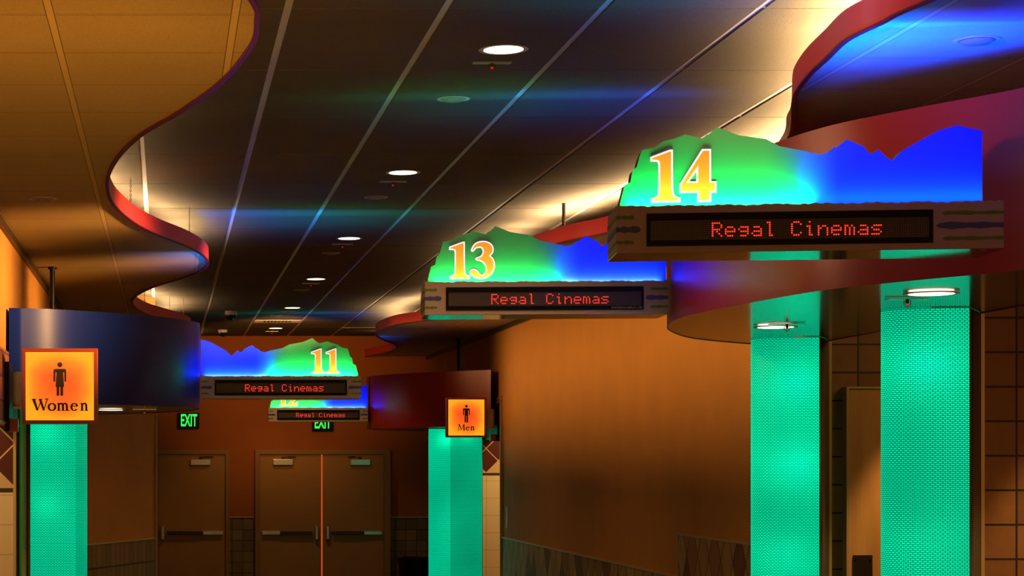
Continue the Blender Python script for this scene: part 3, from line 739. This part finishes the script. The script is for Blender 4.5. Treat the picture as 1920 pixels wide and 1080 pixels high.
# ------------------------------------------------------------------ restroom signs
def sign_face_mat():
    t = NT('backlit_orange_acrylic'); p = t.xyz()
    ax = t.m_('ABSOLUTE', p[0]); az = t.m_('ABSOLUTE', p[2])
    d = t.m_('ADD', t.m_('POWER', t.m_('DIVIDE', ax, .205), 2.6), t.m_('POWER', t.m_('DIVIDE', az, .205), 2.6))
    r = t.n('ShaderNodeValToRGB'); e = r.color_ramp.elements
    e[0].position = .02; e[0].color = (1, .085, .012, 1); e[1].position = 1; e[1].color = (1, .40, .014, 1)
    x = e.new(.5); x.color = (1, .22, .014, 1)
    t.l(t.m_('ADD', d, t.mapr(t.noise(6, 2), .3, .7, -.12, .12)), r.inputs[0])
    t.col((.3, .1, .02), .4); t.emit(r.outputs[0], 1.0); return t.m
M['sign_face'] = sign_face_mat()
M['sign_frame'] = paint('oxblood_metal_frame', (.42, .055, .02), .4, bump=0)
M['sign_ink'] = paint('dark_brown_vinyl', (.05, .028, .012), .6, bump=0)
U = .456/962
def fn(x, z): return ((x-548)*U, (571-z)*U)
def ell(cx, cy, rx, ry, w0, w1, a0=0, a1=360, n=24):
    out = []
    for i in range(n+1):
        a = R(a0 + (a1-a0)*i/n); out.append((cx + rx*math.cos(a), cy - ry*math.sin(a), w0 + (w1-w0)*abs(math.cos(a))))
    return out
def gl_W(x): return [[(x+25,740,30),(x+73,878,20)],[(x+72,880,9),(x+118,760,9)],[(x+108,740,26),(x+155,878,20)],[(x+152,882,9),(x+198,742,11)],[(x,737,9),(x+56,737,9)],[(x+90,737,9),(x+135,737,9)],[(x+168,735,10),(x+215,733,10)]]
def gl_M(x): return [[(x+22,738,9),(x+16,880,9)],[(x+26,738,20),(x+80,865,14)],[(x+78,872,9),(x+136,738,9)],[(x+138,738,22),(x+144,880,24)],[(x,737,8),(x+32,737,8)],[(x+132,737,8),(x+164,737,8)],[(x-2,880,8),(x+36,880,8)],[(x+120,880,8),(x+168,880,8)]]
def gl_o(x): return [ell(x+50, 836, 42, 44, 10, 24)]
def gl_m(x): return gl_n(x) + [[(x+70,812,8),(x+88,794,16),(x+112,792,20),(x+124,808,22),(x+126,845,22),(x+126,880,22)],[(x+106,880,8),(x+160,880,8)]]
def gl_n(x): return [[(x+22,788,20),(x+22,880,22)],[(x+2,797,9),(x+22,788,12)],[(x+24,812,8),(x+40,794,16),(x+62,792,20),(x+74,808,22),(x+76,845,22),(x+76,880,22)],[(x,880,8),(x+42,880,8)],[(x+56,880,8),(x+98,880,8)]]
def gl_e(x): return [ell(x+45, 836, 38, 44, 9, 22, 12, 320, 22), [(x+10,826,9),(x+82,826,9)]]
def restroom_sign(word, man, loc, wall_side, label, sc=1.0):
    e = empty('restroom_sign', loc, label=label, cat='sign'); e.scale = (sc,)*3
    s = .228
    fr = MB(); w = .022; D = .10
    fr.box(-s, s, 0, D, s-w, s).box(-s, s, 0, D, -s, -s+w).box(-s, -s+w, 0, D, -s+w, s-w).box(s-w, s, 0, D, -s+w, s-w).box(-s+w, s-w, D-.005, D, -s+w, s-w)
    fr.build('frame', M['sign_frame'], e, bevel=.002)
    MB().box(-s+w, s-w, .008, .014, -s+w, s-w).build('lit_face', M['sign_face'], e)
    ink = MB(); y0, y1 = .0045, .0079
    glyphs = (gl_W(190) + gl_o(398) + gl_m(513) + gl_e(688) + gl_n(810)) if not man else (gl_M(350) + gl_e(540) + gl_n(650))
    for g_ in glyphs: ink.ribbon([(a, b, c*1.22) for a, b, c in g_], y0, y1, fn)
    ink.build('lettering', M['sign_ink'], e)
    pic = MB()
    def poly(pts): pic.prism([fn(x, z) for x, z in pts], y0, y1, axis='y')
    cx_, cz_ = fn(549, 298); pic.cyl((cx_, cz_), 32*U, y0, y1, 28, 'y')
    poly([(508,395),(508,350),(590,350),(590,395)])
    for sx in (-1, 1):
        f_ = lambda x: 549 + sx*x
        poly([(f_(41),350),(f_(62),351),(f_(73),356),(f_(80),366),(f_(82),380),(f_(82),505),(f_(78),513),(f_(70),516),(f_(62),513),(f_(58),505),(f_(56),395),(f_(40),395)])
        lz = 575 if not man else 520
        poly([(f_(7),lz),(f_(7),683),(f_(12),692),(f_(24),696),(f_(37),692),(f_(42),683),(f_(42),lz)])
    if man: poly([(510,390),(588,390),(590,525),(508,525)])
    else: poly([(508,390),(590,390),(604,580),(494,580)])
    pic.build('pictogram', M['sign_ink'], e)
    # arm: wall plate and sleeve between plate and frame
    wx = ((XL + .021 if wall_side < 0 else XR - .021) - loc[0])/sc; sg = wall_side
    px0, px1 = sorted((wx, wx - sg*.028))
    ym = .12 if man else .33      # the sleeve stands clear of the canopy behind
    MB().box(px0, px1, ym-.10, ym+(.09 if man else .22), -.27, .16).build('wall_plate', M['black'], e, bevel=.004)
    a, b = sg*s, wx - sg*.028; m_ = (a+b)/2
    MB().cyl((a + (b-a)*.58, ym), abs(b-a)*.30, -.125, .10, 24).build('mounting_sleeve', M['white_metal'], e, smooth=True)
    x0, x1 = sorted((a - sg*.03, a + (b-a)*.62)); MB().box(x0, x1, .02 if man else .09, ym+.01, -.13, -.122).build('bracket', M['gold'], e)
    x0, x1 = sorted((a + (b-a)*.5, b)); MB().box(x0, x1, ym-.03, ym+.05, -.27, -.19).build('bracket', M['sign_frame'], e)
    return e
def at(px, py, y): return ((px-313)*y/F, y, CZ + (865-py)*y/F)
restroom_sign('Women', False, at(112, 724, 12.02), -1, 'orange lit square Women sign with figure in a skirt')
restroom_sign('Men', True, at(874.5, 782.8, 21.75), 1, 'orange lit square Men sign with standing figure', .955)

# ------------------------------------------------------------------ exit signs
def exit_sign(x, z, label):
    e = empty('exit_sign', (x, YF-.09, z), label=label, cat='sign'); e['group'] = 'green exit signs'
    MB().box(-.145, .145, 0, .089, -.10, .12).build('case', M['black'], e, bevel=.004)
    text_mesh('EXIT', 'exit_lettering', M['exit'], .235, .002, .48, e, bold=.006).location = (0, -.004, .005)
M['exit'] = glow('green_exit_letters', (.02, 1, .10), 1.0)
exit_sign(.306, CZ+.56, 'green EXIT sign above the single far door')
exit_sign(2.175, CZ+.53, 'green EXIT sign half hidden below the number 12 sign')

# ------------------------------------------------------------------ lamps, sprinklers, speakers
def make_downlight(r=.088):
    e = empty('recessed_light', (0, 0, 0))
    MB().lathe([(r, 0), (r*1.18, -.001), (r*1.2, .0), (r*1.2, .004), (r, .004), (r, 0)]).build('trim_ring', M['white_metal'], e, smooth=True)
    MB().lathe([(0, -.001), (r*.96, -.001), (r*.96, .002), (0, .002)]).build('lens', M['lamp'], e)
    return e
def copy_tree(o, parent=None):
    c = o.copy(); COL.objects.link(c)
    if parent is not None: c.parent = parent
    for ch in list(o.children): copy_tree(ch, c)
    return c
dl = make_downlight(); first = [True]
def place(proto, flag, loc, label, cat, group=None, rz=0):
    o = proto if flag[0] else copy_tree(proto); flag[0] = False
    o.location = loc; o.rotation_euler = (0, 0, rz); tag(o, label, cat)
    if group: o['group'] = group
    return o
LAB = ['largest round ceiling light, nearest the top of the picture', 'second nearest round light in the dark centre ceiling', 'third round light along the centre ceiling row', 'fourth round light along the centre ceiling row', 'fifth round ceiling light beside the dome cameras', 'farthest round ceiling light, just before the far wall']
for i, y in enumerate((8.5, 12.12, 15.7, 19.2, 22.8, 26.3)):
    place(dl, first, (1.437, y, ZM - .0), LAB[i], 'ceiling light', 'round lights down the centre ceiling')
    light('downlight_beam', 'SPOT', (1.437, y, ZM - .03), 50 if y < 20 else 42, (1, .50, .16), .07, aim=(1.437, y, 0), spot=115, blend=.6)
for y in (4.9, 1.4): light('downlight_beam', 'SPOT', (1.437, y, ZM - .03), 50, (1, .50, .16), .07, aim=(1.437, y, 0), spot=115, blend=.6)
for loc, lab in (((3.006, 7.83, CZ+.658), 'round light in the red canopy above the nearest column'), ((2.99, 9.78, CZ+.658), 'round light in the red canopy above the second column'), ((-.40, 14.2, CZ+.365), 'thin round light under the dark blue canopy')):
    place(dl, first, loc, lab, 'ceiling light', 'round lights under the canopies')
    light('canopy_beam', 'SPOT', (loc[0], loc[1], loc[2]-.02), 55, (1, .74, .46), .05, aim=(loc[0] + .14, loc[1] + (.35 if loc[0] > 0 else 0), 0), spot=75, blend=.7)
def make_sprinkler():
    e = empty('fire_sprinkler', (0, 0, 0))
    MB().box(-.085, .085, -.022, .022, -.004, 0).build('cover_plate', M['steel'], e)
    MB().cyl((0, 0), .007, -.02, -.004, 10).box(-.016, .016, -.003, .003, -.036, -.034).tube([(-.012, 0, -.006), (-.014, 0, -.022), (0, 0, -.034)], .002, 6).tube([(.012, 0, -.006), (.014, 0, -.022), (0, 0, -.034)], .002, 6).build('yoke', M['bronze'], e)
    MB().cyl((0, 0), .0055, -.028, -.006, 10).build('glass_bulb', M['red_bulb'], e, smooth=True)
    return e
sp = make_sprinkler(); f2 = [True]
for i, (loc, lab) in enumerate((((1.432, 8.77, ZM), 'red sprinkler by the nearest round ceiling light'), ((1.42, 12.5, ZM), 'red sprinkler by the second round ceiling light'), ((1.42, 16.1, ZM), 'red sprinkler by the third round ceiling light'), ((1.42, 19.65, ZM), 'red sprinkler by the fourth round ceiling light'), ((1.42, 23.3, ZM), 'red sprinkler by the fifth round ceiling light'), ((1.42, 26.9, ZM), 'red sprinkler by the farthest round ceiling light'),
        ((3.016, 8.11, CZ+.663), 'red sprinkler under the canopy above the nearest column'), ((2.99, 9.60, CZ+.663), 'red sprinkler under the canopy above the second column'), ((-.16, 14.2, CZ+.37), 'small red sprinkler under the blue canopy'))):
    place(sp, f2, loc, lab, 'sprinkler', 'fire sprinklers')
def make_speaker():
    e = empty('ceiling_speaker', (0, 0, 0))
    MB().lathe([(.062, 0), (.078, -.001), (.08, .0), (.08, .002), (.062, .002), (.062, 0)]).build('rim', M['box'], e, smooth=True)
    MB().lathe([(0, -.012), (.045, -.010), (.06, -.001), (0, .001)]).build('grille', M['mountain_side'], e, smooth=True)
    return e
spk = make_speaker(); f3 = [True]
for loc, lab in (((1.39, 9.66, ZM), 'small round disc on the dark ceiling behind the nearest light'), ((1.391, 13.25, ZM), 'small round disc on the dark ceiling behind the second light'), ((1.383, 16.8, ZM), 'small round disc on the dark ceiling behind the third light'), ((1.385, 20.4, ZM), 'small round disc on the dark ceiling behind the fourth light'), ((1.32, 24.0, ZM), 'tiny round disc on the dark ceiling before the air vent')):
    place(spk, f3, loc, lab, 'ceiling disc', 'small discs in the centre ceiling')
for loc, lab in (((-.698, 11.18, ZS-.002), 'round fitting in the left brown ceiling above the blue canopy'), ((-.673, 19.04, ZS-.002), 'far round fitting in the left brown ceiling'), ((2.83, 21.97, ZS-.002), 'round fitting in the far right lowered ceiling, nearer one'), ((3.38, 26.7, ZS-.002), 'round fitting in the far right lowered ceiling, farther one'), ((2.836, 6.97, ZS-.002), 'round fitting in the blue lit ceiling at top right')):
    o = place(spk, f3, loc, lab, 'ceiling fitting', 'round fittings in the lowered ceilings')
# dome cameras
def dome(loc, s, label):
    e = empty('dome_camera', loc, label=label, cat='camera'); e['group'] = 'ceiling dome cameras'
    MB().lathe([(0, 0), (.072*s, 0), (.074*s, -.03*s), (.066*s, -.045*s), (0, -.045*s)]).build('mount', M['white_metal'], e, smooth=True)
    MB().lathe([(.060*s, -.045*s), (.058*s, -.07*s), (.040*s, -.098*s), (.02*s, -.108*s), (0, -.11*s)]).build('dome', M['glass_black'], e, smooth=True)
M['glass_black'] = paint('smoked_dome_plastic', (.008, .008, .008), .08, bump=0)
dome((.75, 23.3, ZM), 1.0, 'black dome camera on white mount, nearer of the two'); dome((.746, 26.6, ZM), .85, 'black dome camera against the orange wall, farther of the two')
# air vents
v = empty('air_vent', (1.38, 24.95, ZM), label='rectangular white air vent with dark slots in far ceiling', cat='vent')
MB().box(-.29, .29, -.22, .22, -.006, 0).build('face_plate', M['white_metal'], v)
for k in range(8): MB().box(-.17 + k*.045, -.14 + k*.045, -.12, .10, -.008, -.006).build('slot', M['black'], v)
v = empty('air_vent', (2.60, 26.3, ZM), label='long dark slot vent beside the far red band', cat='vent')
MB().box(-.30, .34, -.16, .16, -.004, 0).build('frame', M['white_metal'], v); MB().box(-.29, .33, -.13, .13, -.006, -.004).build('slot', M['black'], v)
# hangers of the lowered ceilings
def hanger(x, y, lab, kind='wire'):
    z0 = ZS + .031
    if kind == 'chain':
        mb = MB()
        for k in range(17):
            z = z0 + k*(ZM - z0 - .01)/17 + .007
            pts = [((.005*math.cos(a) if k % 2 else 0), (0 if k % 2 else .005*math.cos(a)), z + .009*math.sin(a)) for a in [2*PI*j/10 for j in range(11)]]
            mb.tube(pts, .0015, 5)
        o = mb.build('hanger_chain', M['bronze']); o.location = (x, y, 0)
        return tag(o, lab, 'chain')
    e = empty('hanger_rod', (x, y, z0), label=lab, cat='rod'); e['group'] = 'rods holding the lowered ceilings'
    r = .0028 if kind == 'wire' else .012
    MB().cyl((0, 0), r, 0, ZM - z0 - .001, 8).build('rod', M['steel'] if kind == 'wire' else M['bronze'], e)
    MB().cyl((0, 0), r*2.6, 0, .085, 10).build('sleeve', M['white_metal'] if kind == 'wire' else M['bronze'], e)
hanger(*((245-313)/505*1.66, F*1.66/505), 'thin chain hanging behind the left red band loop', 'chain')
def hp(px, py, dz=1.60): d = 865 - py; return (px-313)/d*dz, F*dz/d
hanger(*hp(355, 431), 'thin wire above the bulge of the left red band')
hanger(*hp(271, 560), 'thin wire behind the far loop of the left red band, leftmost of three')
hanger(*hp(318, 582), 'thin wire behind the far loop of the left red band, middle of three')
hanger(*hp(344, 587), 'thin wire behind the far loop of the left red band, rightmost of three')
hanger(*hp(1057, 424), 'dark rod above the right red band between signs 13 and 14', 'rod')
hanger(*hp(791, 583), 'dark rod behind the left end of sign 13', 'rod')
# bin and door plate
b = empty('trash_bin', (3.56 - .16, 27.3, 0), label='black trash bin by the far wall beside the double doors', cat='bin')
MB().lathe([(0, 0), (.20, 0), (.225, .66), (.2, .66), (.18, .03), (0, .03)], n=32).build('body', M['black'], b, smooth=True)
MB().lathe([(.225, .655), (.245, .66), (.245, .70), (.20, .715), (.19, .70), (.19, .66), (.225, .655)], n=32).build('rim', M['black'], b, smooth=True)
p_ = MB().box(-.006, 0, -.06, .06, -.115, .115).build('wall_plaque', M['mountain'], label='small pale plaque on wall beside the men restroom opening', cat='plaque', bevel=.002)
p_.location = (XR, 21.42, CZ-.605)
